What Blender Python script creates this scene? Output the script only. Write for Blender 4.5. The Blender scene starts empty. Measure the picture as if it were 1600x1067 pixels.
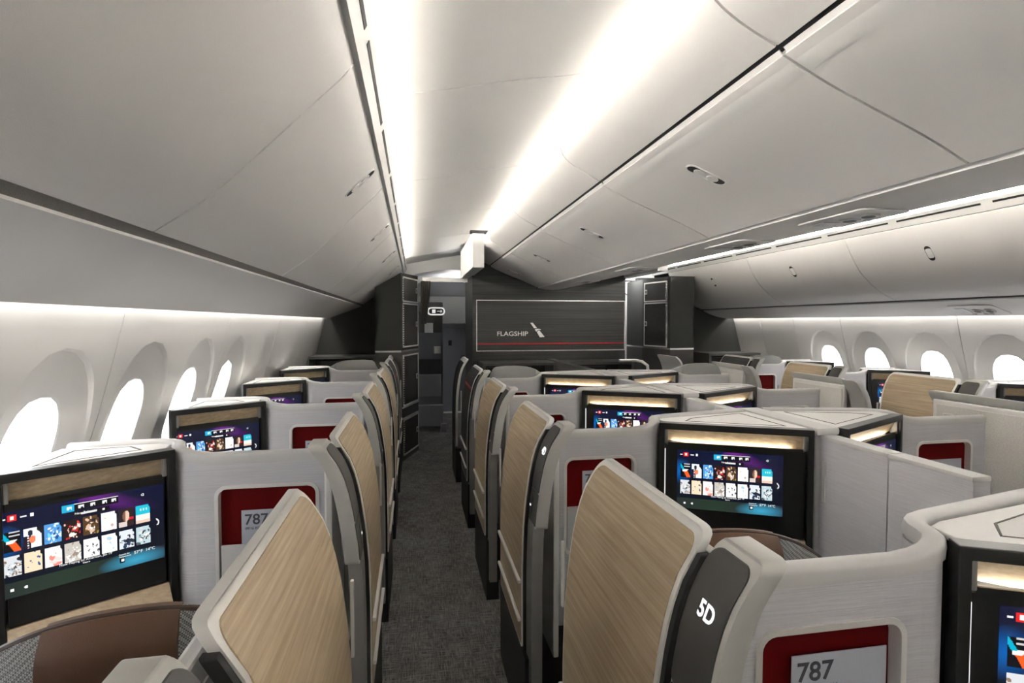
import bpy, bmesh, math, random
from mathutils import Vector, Matrix
random.seed(7)
S = bpy.context.scene
COL = S.collection
CAMZ = 1.57
XM = 1.62            # centre line of the cabin
Y0C, Y1C = -3.2, 6.4 # cabin extent used for long parts

# ------------------------------------------------------------------ materials
def _new(name):
    m = bpy.data.materials.new(name); m.use_nodes = True
    return m, m.node_tree.nodes, m.node_tree.links, m.node_tree.nodes['Principled BSDF']

def mat(name, col, rough=.5, metal=0., bump=0., scale=200., vary=0., coat=0., spec=.5):
    m, N, L, b = _new(name)
    b.inputs['Base Color'].default_value = (*col, 1)
    b.inputs['Roughness'].default_value = rough
    b.inputs['Metallic'].default_value = metal
    b.inputs['Coat Weight'].default_value = coat
    b.inputs['Specular IOR Level'].default_value = spec
    if bump or vary:
        tc = N.new('ShaderNodeTexCoord'); n = N.new('ShaderNodeTexNoise')
        n.inputs['Scale'].default_value = scale; n.inputs['Detail'].default_value = 3
        L.new(tc.outputs['Object'], n.inputs['Vector'])
        if bump:
            bp = N.new('ShaderNodeBump'); bp.inputs['Strength'].default_value = bump
            bp.inputs['Distance'].default_value = .002
            L.new(n.outputs['Fac'], bp.inputs['Height']); L.new(bp.outputs['Normal'], b.inputs['Normal'])
        if vary:
            r = N.new('ShaderNodeMapRange')
            r.inputs['To Min'].default_value = 1 - vary; r.inputs['To Max'].default_value = 1 + vary
            L.new(n.outputs['Fac'], r.inputs['Value'])
            mx = N.new('ShaderNodeVectorMath'); mx.operation = 'SCALE'
            mx.inputs[0].default_value = col
            L.new(r.outputs['Result'], mx.inputs['Scale']); L.new(mx.outputs['Vector'], b.inputs['Base Color'])
    return m

def emis(name, col, strength):
    m, N, L, b = _new(name)
    b.inputs['Base Color'].default_value = (0, 0, 0, 1)
    b.inputs['Emission Color'].default_value = (*col, 1)
    b.inputs['Emission Strength'].default_value = strength
    return m

def stretched(name, c1, c2, vec_scale, rough=.5, bump=.1, detail=6, lo=.35, hi=.65, c3=None):
    """streaky material: noise stretched by vec_scale in object space"""
    m, N, L, b = _new(name)
    tc = N.new('ShaderNodeTexCoord'); mp = N.new('ShaderNodeMapping')
    mp.inputs['Scale'].default_value = vec_scale
    L.new(tc.outputs['Object'], mp.inputs['Vector'])
    n = N.new('ShaderNodeTexNoise'); n.inputs['Scale'].default_value = 1; n.inputs['Detail'].default_value = detail
    n.inputs['Roughness'].default_value = .65
    L.new(mp.outputs['Vector'], n.inputs['Vector'])
    r = N.new('ShaderNodeValToRGB')
    r.color_ramp.elements[0].position = lo; r.color_ramp.elements[0].color = (*c1, 1)
    r.color_ramp.elements[1].position = hi; r.color_ramp.elements[1].color = (*c2, 1)
    L.new(n.outputs['Fac'], r.inputs['Fac']); L.new(r.outputs['Color'], b.inputs['Base Color'])
    b.inputs['Roughness'].default_value = rough
    if bump:
        bp = N.new('ShaderNodeBump'); bp.inputs['Strength'].default_value = bump; bp.inputs['Distance'].default_value = .002
        L.new(n.outputs['Fac'], bp.inputs['Height']); L.new(bp.outputs['Normal'], b.inputs['Normal'])
    return m

def woven(name, c1, c2, sx, sz, rough=.85, axis=(1, 1, 1)):
    """woven cloth: crossed fine waves"""
    m, N, L, b = _new(name)
    tc = N.new('ShaderNodeTexCoord'); mp = N.new('ShaderNodeMapping'); mp.inputs['Scale'].default_value = axis
    L.new(tc.outputs['Object'], mp.inputs['Vector'])
    ch = N.new('ShaderNodeTexChecker'); ch.inputs['Scale'].default_value = sx
    L.new(mp.outputs['Vector'], ch.inputs['Vector'])
    ch.inputs['Color1'].default_value = (*c1, 1); ch.inputs['Color2'].default_value = (*c2, 1)
    n = N.new('ShaderNodeTexNoise'); n.inputs['Scale'].default_value = sz; n.inputs['Detail'].default_value = 2
    L.new(tc.outputs['Object'], n.inputs['Vector'])
    mx = N.new('ShaderNodeMix'); mx.data_type = 'RGBA'; mx.blend_type = 'MULTIPLY'; mx.inputs[0].default_value = .45
    L.new(ch.outputs['Color'], mx.inputs[6]); L.new(n.outputs['Color'], mx.inputs[7])
    sat = N.new('ShaderNodeHueSaturation'); sat.inputs['Saturation'].default_value = .25; sat.inputs['Value'].default_value = 1.35
    L.new(mx.outputs[2], sat.inputs['Color'])
    L.new(sat.outputs['Color'], b.inputs['Base Color']); b.inputs['Roughness'].default_value = rough
    return m

PL_BIN = mat('bin plastic', (.74, .72, .70), .5, bump=.25, scale=600, vary=.03)
PL_CEIL = mat('ceiling plastic', (.82, .81, .79), .4)
PL_WALL = mat('sidewall plastic', (.83, .82, .80), .5, bump=.15, scale=500)
PL_WHITE = mat('white plastic', (.74, .73, .71), .4)
PL_GREY = mat('satin grey plastic', (.53, .52, .515), .4, bump=.1, scale=700)
PL_LID = mat('console lid plastic', (.66, .65, .635), .38)
SEAM = mat('seam rubber and gap shade', (.10, .095, .09), .8)  # rubber seams; on bin bodies the dark colour paints shade into door gaps
METAL = mat('satin champagne metal', (.72, .705, .68), .33, metal=.35)
METAL_M = mat('satin grey metal', (.47, .46, .435), .38, metal=.3)
METAL_D = mat('satin bronze metal', (.27, .26, .245), .4, metal=.5, bump=.1, scale=800)
BRIGHT = mat('bright metal strip', (.75, .74, .72), .25, metal=.8)
BLACK = mat('black plastic', (.010, .010, .010), .35)
BLACK_M = mat('matt black plastic', (.012, .011, .011), .7)
DARKP = mat('charcoal panel', (.055, .052, .048), .5, bump=.1, scale=900)
CHAR = mat('charcoal fabric', (.033, .033, .031), .85, bump=.3, scale=700, vary=.15)
CHAR_L = mat('slate wall fabric', (.034, .035, .032), .85, bump=.3, scale=700, vary=.12)
HUMP = mat('mid grey felt', (.26, .26, .255), .9, bump=.4, scale=700, vary=.12)
RED = mat('dark red lining', (.105, .0012, .0012), .75, spec=.12)
LEATHER = mat('brown leather', (.115, .055, .028), .55, bump=.4, scale=500, vary=.08)
LEATHER_D = mat('dark brown piping', (.045, .022, .012), .5)
CARD = mat('card paper', (.42, .44, .50), .5)
INK = mat('grey ink', (.06, .06, .07), .6)
INK_B = mat('blue ink', (.02, .06, .15), .6)
INK_R = mat('red ink', (.45, .05, .03), .6)
GREYDOOR = mat('slate door laminate', (.10, .102, .108), .5)
LINK = stretched('ribbed shell fabric', (.50, .49, .515), (.57, .56, .585), (9, 9, 420), .75, .5, 3)
BEIGE = stretched('beige linen lining', (.55, .53, .49), (.66, .64, .60), (160, 160, 160), .8, .4, 3)
WOOD = stretched('pale oak veneer', (.27, .195, .115), (.46, .365, .245), (110, 3.2, 120), .5, .25, 8, .3, .7)
WOODX = stretched('oak trim', (.29, .21, .125), (.47, .37, .25), (3.5, 60, 90), .45, .25, 8, .3, .7)
DARKWOOD = stretched('charcoal veneer', (.014, .013, .012), (.028, .026, .024), (60, 3.5, 55), .5, .2, 6)
BULK = stretched('streaked charcoal laminate', (.012, .0125, .011), (.050, .051, .046), (.9, 1, 70), .45, .1, 5, .3, .75)
WEAVE = woven('grey woven fabric', (.40, .40, .38), (.12, .12, .115), 330, 500)
def carpet_mat():
    m, N, L, b = _new('woven charcoal carpet')
    tc = N.new('ShaderNodeTexCoord')
    outs = []
    for sc in ((170, 12, 1), (12, 170, 1), (6, 4, 1)):
        mp = N.new('ShaderNodeMapping'); mp.inputs['Scale'].default_value = sc
        L.new(tc.outputs['Object'], mp.inputs['Vector'])
        n = N.new('ShaderNodeTexNoise'); n.inputs['Scale'].default_value = 1; n.inputs['Detail'].default_value = 4
        n.inputs['Roughness'].default_value = .75
        L.new(mp.outputs['Vector'], n.inputs['Vector']); outs.append(n.outputs['Fac'])
    mx = N.new('ShaderNodeMath'); mx.operation = 'MAXIMUM'; L.new(outs[0], mx.inputs[0]); L.new(outs[1], mx.inputs[1])
    ad = N.new('ShaderNodeMath'); ad.operation = 'MULTIPLY_ADD'; ad.inputs[1].default_value = .25
    L.new(outs[2], ad.inputs[0]); L.new(mx.outputs[0], ad.inputs[2])
    r = N.new('ShaderNodeValToRGB')
    r.color_ramp.elements[0].position = .54; r.color_ramp.elements[0].color = (.016, .016, .015, 1)
    r.color_ramp.elements[1].position = .80; r.color_ramp.elements[1].color = (.26, .25, .23, 1)
    L.new(ad.outputs[0], r.inputs['Fac']); L.new(r.outputs['Color'], b.inputs['Base Color'])
    b.inputs['Roughness'].default_value = .95
    return m
CARPET = carpet_mat()
def glass_mat():
    m = bpy.data.materials.new('window glass'); m.use_nodes = True
    N = m.node_tree.nodes; L = m.node_tree.links; N.clear()
    o = N.new('ShaderNodeOutputMaterial'); mx = N.new('ShaderNodeMixShader'); t = N.new('ShaderNodeBsdfTransparent')
    g = N.new('ShaderNodeBsdfGlossy'); g.inputs['Roughness'].default_value = .02; mx.inputs[0].default_value = .05
    L.new(t.outputs[0], mx.inputs[1]); L.new(g.outputs[0], mx.inputs[2]); L.new(mx.outputs[0], o.inputs['Surface'])
    return m
GLASS = glass_mat()
SCREEN = bpy.data.materials.new('lit screen'); SCREEN.use_nodes = True
_b = SCREEN.node_tree.nodes['Principled BSDF']; _b.inputs['Base Color'].default_value = (.004, .004, .004, 1); _b.inputs['Roughness'].default_value = .3
_a = SCREEN.node_tree.nodes.new('ShaderNodeVertexColor'); _a.layer_name = 'Col'
SCREEN.node_tree.links.new(_a.outputs['Color'], _b.inputs['Emission Color']); _b.inputs['Emission Strength'].default_value = .24
UI_W = emis('screen lettering', (1, 1, 1), .21)
LED = emis('warm led strip', (1, .88, .70), 7)
LED_S = emis('seat number backlight', (1, 1, 1), .3)
LAMP_C = emis('cove lamp', (1, .97, .92), 6)
SIGN_W = emis('sign face', (1, 1, .96), .16)

# ------------------------------------------------------------------ helpers
def link(name, me, m, parent=None, loc=None):
    o = bpy.data.objects.new(name, me)
    if m is not None and len(me.materials) == 0:
        for q in (m if isinstance(m, (list, tuple)) else [m]): me.materials.append(q)
    if parent: o.parent = parent
    if loc: o.location = loc
    COL.objects.link(o); return o

def build(name, vf, m, parent=None, smooth=False, bevel=0, seg=2, loc=None):
    v, f = vf
    bm = bmesh.new()
    vs = [bm.verts.new(p) for p in v]
    for q in f:
        try: bm.faces.new([vs[i] for i in q])
        except ValueError: pass
    bmesh.ops.remove_doubles(bm, verts=bm.verts, dist=1e-5)
    bmesh.ops.recalc_face_normals(bm, faces=bm.faces)
    if bevel:
        es = [e for e in bm.edges if e.is_manifold and e.calc_face_angle(0) > .5]
        if es: bmesh.ops.bevel(bm, geom=es, offset=bevel, segments=seg, affect='EDGES', profile=.6, clamp_overlap=True)
    me = bpy.data.meshes.new(name); bm.to_mesh(me); bm.free()
    if smooth:
        for p in me.polygons: p.use_smooth = True
        try: me.set_sharp_from_angle(angle=math.radians(38))
        except Exception: pass
    return link(name, me, m, parent, loc)

def join(*vfs):
    V, F = [], []
    for v, f in vfs:
        k = len(V); V += list(v); F += [[i + k for i in q] for q in f]
    return V, F

def prism(pts, z0, z1):
    n = len(pts)
    z1s = z1 if isinstance(z1, (list, tuple)) else [z1] * n
    v = [(x, y, z0) for x, y in pts] + [(x, y, z) for (x, y), z in zip(pts, z1s)]
    f = [list(range(n))[::-1], list(range(n, 2 * n))] + [[i, (i + 1) % n, n + (i + 1) % n, n + i] for i in range(n)]
    return v, f

def box(x0, x1, y0, y1, z0, z1): return prism([(x0, y0), (x1, y0), (x1, y1), (x0, y1)], z0, z1)

def yext(poly, y0, y1):
    """closed polygon of (x,z) extruded along Y"""
    n = len(poly)
    v = [(x, y0, z) for x, z in poly] + [(x, y1, z) for x, z in poly]
    f = [list(range(n)), list(range(n, 2 * n))[::-1]] + [[i, (i + 1) % n, n + (i + 1) % n, n + i] for i in range(n)]
    return v, f

def catmull(P, k=5):
    out = []
    n = len(P)
    for i in range(n - 1):
        p0 = P[max(i - 1, 0)]; p1 = P[i]; p2 = P[i + 1]; p3 = P[min(i + 2, n - 1)]
        for j in range(k):
            t = j / k
            out.append(tuple(.5 * ((2 * b) + (-a + c) * t + (2 * a - 5 * b + 4 * c - d) * t * t + (-a + 3 * b - 3 * c + d) * t ** 3)
                             for a, b, c, d in zip(p0, p1, p2, p3)))
    out.append(tuple(P[-1])); return out

def offs(P, t):
    """offset an open 2D polyline by t to its left"""
    out = []
    for i in range(len(P)):
        a = P[max(i - 1, 0)]; b = P[min(i + 1, len(P) - 1)]
        dx, dz = b[0] - a[0], b[1] - a[1]; l = math.hypot(dx, dz) or 1
        out.append((P[i][0] - dz / l * t, P[i][1] + dx / l * t))
    return out

def thick(P, t): return list(P) + offs(P, t)[::-1]

def sweep(path, prof, closed_ends=True):
    """path: list of (x,y,z); prof: (side, up) pairs; side is to the right of travel"""
    V, F = [], []
    n = len(prof)
    for i, p in enumerate(path):
        a = path[max(i - 1, 0)]; b = path[min(i + 1, len(path) - 1)]
        dx, dy = b[0] - a[0], b[1] - a[1]; l = math.hypot(dx, dy) or 1
        rx, ry = dy / l, -dx / l
        for s, u in prof: V.append((p[0] + rx * s, p[1] + ry * s, p[2] + u))
    for i in range(len(path) - 1):
        for j in range(n):
            k = (j + 1) % n
            F.append([i * n + j, i * n + k, (i + 1) * n + k, (i + 1) * n + j])
    if closed_ends:
        F.append(list(range(n))[::-1]); F.append([(len(path) - 1) * n + j for j in range(n)])
    return V, F

def tube(path, r, n=8):
    V, F = [], []
    P = [Vector(p) for p in path]
    for i, p in enumerate(P):
        d = (P[min(i + 1, len(P) - 1)] - P[max(i - 1, 0)]).normalized()
        a = d.cross(Vector((0, 0, 1)) if abs(d.z) < .9 else Vector((1, 0, 0))).normalized(); b = d.cross(a)
        for j in range(n):
            t = 2 * math.pi * j / n
            V.append(tuple(p + a * math.cos(t) * r + b * math.sin(t) * r))
    for i in range(len(P) - 1):
        for j in range(n): F.append([i * n + j, i * n + (j + 1) % n, (i + 1) * n + (j + 1) % n, (i + 1) * n + j])
    F.append(list(range(n))[::-1]); F.append([(len(P) - 1) * n + j for j in range(n)])
    return V, F

def rrect(x0, x1, z0, z1, r, k=5):
    out = []
    for cx, cz, a0 in ((x1 - r, z1 - r, 0), (x0 + r, z1 - r, 90), (x0 + r, z0 + r, 180), (x1 - r, z0 + r, 270)):
        for j in range(k + 1):
            a = math.radians(a0 + 90 * j / k); out.append((cx + r * math.cos(a), cz + r * math.sin(a)))
    return out

def frame_map(o, u, n, vf):
    """map local (a, b, z) -> o + a*u + b*n + z (u, n horizontal)"""
    v, f = vf
    return [(o[0] + a * u[0] + b * n[0], o[1] + a * u[1] + b * n[1], z) for a, b, z in v], f

def ring(outer, inner, y0, y1):
    """picture-frame ring: two outlines of (x,z) with equal counts, between depths y0 (front) and y1"""
    n = len(outer)
    V = [(x, y0, z) for x, z in outer] + [(x, y0, z) for x, z in inner] + [(x, y1, z) for x, z in outer] + [(x, y1, z) for x, z in inner]
    F = []
    for i in range(n):
        j = (i + 1) % n
        F += [[i, j, n + j, n + i], [2 * n + i, 3 * n + i, 3 * n + j, 2 * n + j], [i, 2 * n + i, 2 * n + j, j], [n + i, n + j, 3 * n + j, 3 * n + i]]
    return V, F

def empty(name, loc, label=None, cat=None, group=None, kind=None):
    o = bpy.data.objects.new(name, None); o.location = loc; o.empty_display_size = .1; COL.objects.link(o)
    tag(o, label, cat, group, kind); return o

def tag(o, label=None, cat=None, group=None, kind=None):
    if label: o['label'] = label
    if cat: o['category'] = cat
    if group: o['group'] = group
    if kind: o['kind'] = kind
    return o

def text_vf(s, size, align='LEFT', bold=0.):
    cu = bpy.data.curves.new('t', 'FONT'); cu.body = s; cu.size = size; cu.align_x = align
    cu.extrude = .0004; cu.offset = bold; cu.resolution_u = 4
    o = bpy.data.objects.new('t', cu); COL.objects.link(o)
    dg = bpy.context.evaluated_depsgraph_get(); dg.update()
    me = bpy.data.meshes.new_from_object(o.evaluated_get(dg))
    V = [tuple(v.co) for v in me.vertices]; F = [list(p.vertices) for p in me.polygons]
    bpy.data.objects.remove(o); bpy.data.meshes.remove(me); bpy.data.curves.remove(cu)
    # to (x, depth, z): text stands upright and is read from -Y
    return [(x, -z, y) for x, y, z in V], F

def shift(vf, dx=0, dy=0, dz=0): return [(x + dx, y + dy, z + dz) for x, y, z in vf[0]], vf[1]

def emblem_vf(w, h):
    """slanted tail emblem, three pieces standing upright in XZ"""
    A = [(0, 1), (.18, 1), (.48, .62), (.26, .62)]
    B = [(.31, .53), (.40, .57), (.60, .58), (.73, .54), (.73, .50), (.60, .52), (.49, .47), (.43, .37)]
    C = [(.46, .35), (.54, .46), (.64, .46), (1, .02), (.66, 0)]
    out = []
    for P in (A, B, C): out.append(yext([(x * w, z * h) for x, z in P], 0, .0015))
    return out

# ------------------------------------------------------------------ hull: floor, walls, windows, ceiling
tag(build('floor', box(-1.6, 4.9, -3.4, 10.2, -.05, 0), CARPET), kind='structure')

WP = [(0, -1.22), (.3, -1.30), (.6, -1.315), (.8, -1.30), (1.0, -1.268), (1.2, -1.205), (1.4, -1.15), (1.55, -1.112), (1.66, -1.085), (1.72, -1.075)]
def wallx(z):
    for (a, xa), (b, xb) in zip(WP, WP[1:]):
        if z <= b:
            t = (z - a) / (b - a); return xa + (xb - xa) * t
    return WP[-1][1]
ZL, ZH = .55, 1.70
ZS = [ZL + (ZH - ZL) * i / 16 for i in range(17)]
def superell(cx, cz, a, b, n, th):
    c, s = math.cos(th), math.sin(th)
    r = (abs(c / a) ** n + abs(s / b) ** n) ** (-1 / n)
    return cx + r * c, cz + r * s

def sidewall(side, seams, wins, y_end):
    """side -1 left, +1 right (mirror about XM)"""
    fx = (lambda x: x) if side < 0 else (lambda x: 2 * XM - x)
    V, F = [], []
    def P(y, z, off=0): V.append((fx(wallx(z) - off), y, z)); return len(V) - 1
    ys = sorted(set(seams))
    cells = []
    y = ys[0]
    for a, b in zip(ys, ys[1:]):
        g = .003
        inside = [w for w in wins if a < w < b]
        k = max(1, len(inside)); st = (b - a - 2 * g) / k
        for i in range(k):
            cells.append((a + g + i * st, a + g + (i + 1) * st, inside[i] if inside else None))
        # groove at b
        idx = [[P(b - g, z), P(b - g, z, .012), P(b + g, z, .012), P(b + g, z)] for z in ZS]
        for r0, r1 in zip(idx, idx[1:]):
            for j in range(3): F.append([r0[j], r0[j + 1], r1[j + 1], r1[j]])
    frames = []
    for a, b, w in cells:
        if w is None:
            idx = [[P(a, z), P(b, z)] for z in ZS]
            for r0, r1 in zip(idx, idx[1:]): F.append([r0[0], r0[1], r1[1], r1[0]])
            continue
        per = [(a, z) for z in ZS] + [(a + (b - a) * i / 8, ZH) for i in range(1, 8)] + [(b, z) for z in ZS[::-1]] + [(b - (b - a) * i / 8, ZL) for i in range(1, 8)]
        cz = 1.10
        rings = []
        th = [math.atan2((z - cz) / .575, (y - w) / .305) for y, z in per]
        out = [superell(w, cz, .252, .385, 2.3, t) for t in th]
        for q in (0, .35, .7, 1):
            rings.append([P(p[0] + (o[0] - p[0]) * q, p[1] + (o[1] - p[1]) * q) for p, o in zip(per, out)])
        mid = [superell(w, cz, .246, .379, 2.3, t) for t in th]
        win = [superell(w, 1.09, .148, .242, 2.5, t) for t in th]
        rings.append([P(m_[0], m_[1], .001 + .020 * max(0, math.sin(t))) for m_, t in zip(mid, th)])
        for q in (.25, .5, .75, 1):
            rings.append([P(m_[0] + (o[0] - m_[0]) * q, m_[1] + (o[1] - m_[1]) * q, (.001 + .020 * max(0, math.sin(t))) * (1 - q) + .036 * q) for m_, o, t in zip(mid, win, th)])
        n = len(per)
        for r0, r1 in zip(rings, rings[1:]):
            for j in range(n): F.append([r0[j], r0[(j + 1) % n], r1[(j + 1) % n], r1[j]])
        frames.append((w, win))
    # lower wall and return above
    a, b = ys[0], y_end
    zz = [0, .3, ZL]
    idx = [[P(a, z), P(b, z)] for z in zz]
    for r0, r1 in zip(idx, idx[1:]): F.append([r0[0], r0[1], r1[1], r1[0]])
    o = build('wall_left' if side < 0 else 'wall_right', (V, F), PL_WALL, smooth=True)
    tag(o, kind='structure')
    return frames, fx

wn = [0]
def window(w, outl, fx):
    wn[0] += 1
    root = empty('window_%d' % wn[0], (0, 0, 0), kind='structure')
    n = len(outl); V, F = [], []
    steps = ((1.05, .044), (1.0, .036), (.96, .040), (.93, .075), (.90, .10), (.90, .125), (1.02, .125), (1.02, .045))
    for sc, off in steps:
        for y, z in outl:
            yy, zz = w + (y - w) * sc, 1.09 + (z - 1.09) * sc
            V.append((fx(wallx(zz) - off), yy, zz))
    for i in range(len(steps) - 1):
        for j in range(n): F.append([i * n + j, i * n + (j + 1) % n, (i + 1) * n + (j + 1) % n, (i + 1) * n + j])
    build('window_frame', (V, F), PL_WHITE, root, smooth=True)
    V = []
    for off in (.104, .108):
        for y, z in outl:
            yy, zz = w + (y - w) * .905, 1.09 + (z - 1.09) * .905
            V.append((fx(wallx(zz) - off), yy, zz))
    F = [list(range(n)), list(range(n, 2 * n))[::-1]] + [[j, (j + 1) % n, n + (j + 1) % n, n + j] for j in range(n)]
    build('pane', (V, F), GLASS, root)

fr, fx = sidewall(-1, [-3.2, -2.55, -1.33, -.11, 1.11, 2.33, 3.55, 4.77, 5.99, 7.2], [.2 - 1.22, .81 - 1.22, .2, .81, 1.42, 2.03, 2.64, 3.25, 3.86], 7.2)
for w, o_ in fr: window(w, o_, fx)
fr, fx = sidewall(1, [-3.2, -1.22, .02, 1.24, 2.48, 3.72, 4.96, 5.67, 6.29, 7.2], [.33, .93, 1.55, 2.17, 2.79, 3.41, 4.03, 4.65, 5.24], 7.2)
for w, o_ in fr: window(w, o_, fx)

# ceiling over each aisle
CE = catmull([(-.19, .68), (-.185, .75), (-.15, .795), (-.06, .808), (.13, .84), (.36, .888), (.58, .925), (.76, .965), (.92, 1.025), (1.04, 1.06), (1.13, 1.03), (1.15, .84)], 5)
tn = [20]
JOINT_SHADE = mat('painted joint shade', (.22, .215, .21), .7)
def ceiling(name, mir, y0, y1):
    f = (lambda x: x) if not mir else (lambda x: 2 * XM - x)
    V, F = [], []
    j0 = 2.0 - 1.22 * 5; edges = [y0]
    k = j0
    while k < y1:
        if k > y0: edges += [k - .0035, k + .0035]
        k += 1.22
    edges.append(y1)
    n = len(CE)
    for i in range(0, len(edges), 2):
        b = len(V)
        for y in edges[i:i + 2]:
            V += [(f(x), y, CAMZ + z) for x, z in CE]
        F += [[b + j, b + j + 1, b + n + j + 1, b + n + j] for j in range(n - 1)]
        if i + 2 < len(edges):
            # groove between panels
            y, yy = edges[i + 1], edges[i + 2]
            b = len(V)
            V += [(f(x), y, CAMZ + z) for x, z in CE] + [(f(x), y, CAMZ + z + .012) for x, z in CE] + [(f(x), yy, CAMZ + z + .012) for x, z in CE] + [(f(x), yy, CAMZ + z) for x, z in CE]
            for q in range(3): F += [[b + q * n + j, b + q * n + j + 1, b + (q + 1) * n + j + 1, b + (q + 1) * n + j] for j in range(n - 1)]
    for q in range(1, len(edges) - 1, 2):  # dark strips that paint shade into the grooves between ceiling panels
        y = edges[q]
        V2 = [(f(x), yy, CAMZ + z + .003) for yy in (y, y + .007) for x, z in CE]
        tn[0] += 1
        tag(build('trim_%d' % tn[0], (V2, [[j, j + 1, n + j + 1, n + j] for j in range(n - 1)]), JOINT_SHADE, smooth=True), kind='structure')
    return tag(build(name, (V, F), PL_CEIL, smooth=True), kind='structure')
ceiling('ceiling', False, Y0C, 8.0)
ceiling('ceiling', True, Y0C, 8.0)
tag(build('ceiling', box(-1.7, 4.95, -3.4, 10.2, 2.78, 2.83), PL_CEIL), kind='structure')
tag(build('wall_back', box(-1.7, 4.95, -3.4, -3.22, 0, 2.78), PL_WHITE), kind='structure')
# hull skin outside, above the sidewalls
for nm, x0, x1 in (('wall_left', -1.7, -1.6), ('wall_right', 4.84, 4.94)):
    tag(build(nm, join(box(x0, x1, -3.4, 10.2, 1.75, 2.8), box(x0, x1, 7.2, 10.2, 0, 1.75), box(x0, x1, -3.4, -3.2, 0, 1.75)), PL_WHITE), kind='structure')
    xx = (-1.6, -1.06) if x0 < 0 else (4.30, 4.84)
    tag(build('trim_%d' % (1 if x0 < 0 else 2), box(xx[0], xx[1], -3.4, 10.2, 1.715, 1.75), PL_WHITE), kind='structure')

# ------------------------------------------------------------------ overhead bins
ORD = ['nearest', 'second nearest', 'third nearest', 'fourth nearest', 'fifth nearest', 'sixth nearest', 'seventh nearest', 'eighth nearest']
def cut(P, pred): return [p for p in P if pred(p)]
def zc(P): return [(x, z + CAMZ) for x, z in P]
LB = catmull([(-.145, .675), (-.185, .625), (-.24, .57), (-.38, .43), (-.50, .315), (-.63, .222)], 5)
LB2 = catmull([(-.655, .200), (-.75, .158), (-.88, .108), (-1.035, .052)], 4)
RB = catmull([(3.355, .655), (3.39, .58), (3.44, .49), (3.52, .38), (3.68, .25), (3.84, .175)], 5)
RB2 = catmull([(3.87, .155), (3.97, .11), (4.08, .075), (4.225, .05)], 4)
CT = catmull([(.86, .90), (.76, .895), (.70, .872), (.68, .83), (.70, .775), (.77, .722), (.872, .672)], 5)
CD = catmull([(.892, .652), (1.02, .592), (1.15, .54), (1.30, .482), (1.44, .418)], 5)
CB = catmull([(1.455, .407), (1.53, .393), (1.62, .388), (1.71, .393), (1.785, .407)], 4)
def mirX(P): return [(2 * XM - x, z) for x, z in P]

def latch(parent, P, xt, ymid, w, kind):
    """oval latch recess lying on the door profile near |x|=xt"""
    i = min(range(len(P)), key=lambda k: abs(P[k][0] - xt))
    a, b = P[max(i - 1, 0)], P[min(i + 1, len(P) - 1)]
    d = Vector((b[0] - a[0], 0, b[1] - a[1])).normalized()
    nrm = Vector((d.z, 0, -d.x))
    if nrm.z > 0: nrm = -nrm
    c = Vector((P[i][0], ymid, P[i][1] + CAMZ)); yv = Vector((0, 1, 0))
    def mk(outline, h0, h1):
        n = len(outline); V = []
        for h in (h0, h1): V += [tuple(c + d * p + yv * q + nrm * h) for p, q in outline]
        return V, [list(range(n)), list(range(n, 2 * n))[::-1]] + [[j, (j + 1) % n, n + (j + 1) % n, n + j] for j in range(n)]
    def rg(o1, o2, h0, h1):
        n = len(o1); V = []
        for h, o in ((h0, o1), (h1, o1), (h1, o2), (h0, o2)): V += [tuple(c + d * p + yv * q + nrm * h) for p, q in o]
        return V, [[k * n + j, k * n + (j + 1) % n, ((k + 1) % 4) * n + (j + 1) % n, ((k + 1) % 4) * n + j] for k in range(4) for j in range(n)]
    L_, H_ = (.085, .030) if kind == 'long' else (.062, .030)
    o1 = rrect(-L_, L_, -H_, H_, H_ - .001, 6); o2 = rrect(-L_ + .005, L_ - .005, -H_ + .005, H_ - .005, H_ - .006, 6)
    r = build('latch', rg(o1, o2, -.004, .004), PL_WHITE, parent, smooth=True)
    if kind == 'long':
        disc = lambda c0, rr: [(c0 + rr * math.cos(6.2832 * q / 20), rr * math.sin(6.2832 * q / 20)) for q in range(20)]
        build('latch_plate', mk(o2, .0, .0012), PL_BIN, r)
        for sg_ in (-1, 1):
            build('latch_recess', mk(disc(sg_ * (L_ - .031), .0255), .0, .0026), BLACK_M, r)
            build('latch_button', mk(disc(sg_ * (L_ - .056), .0225), .0, .0050), PL_WHITE, r)
    else:
        build('latch_recess', mk(o2, .0, .0015), BLACK_M, r)
        build('latch_button', mk(rrect(-.036, .036, -.021, .021, .012), .0, .004), PL_WHITE, r)

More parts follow.
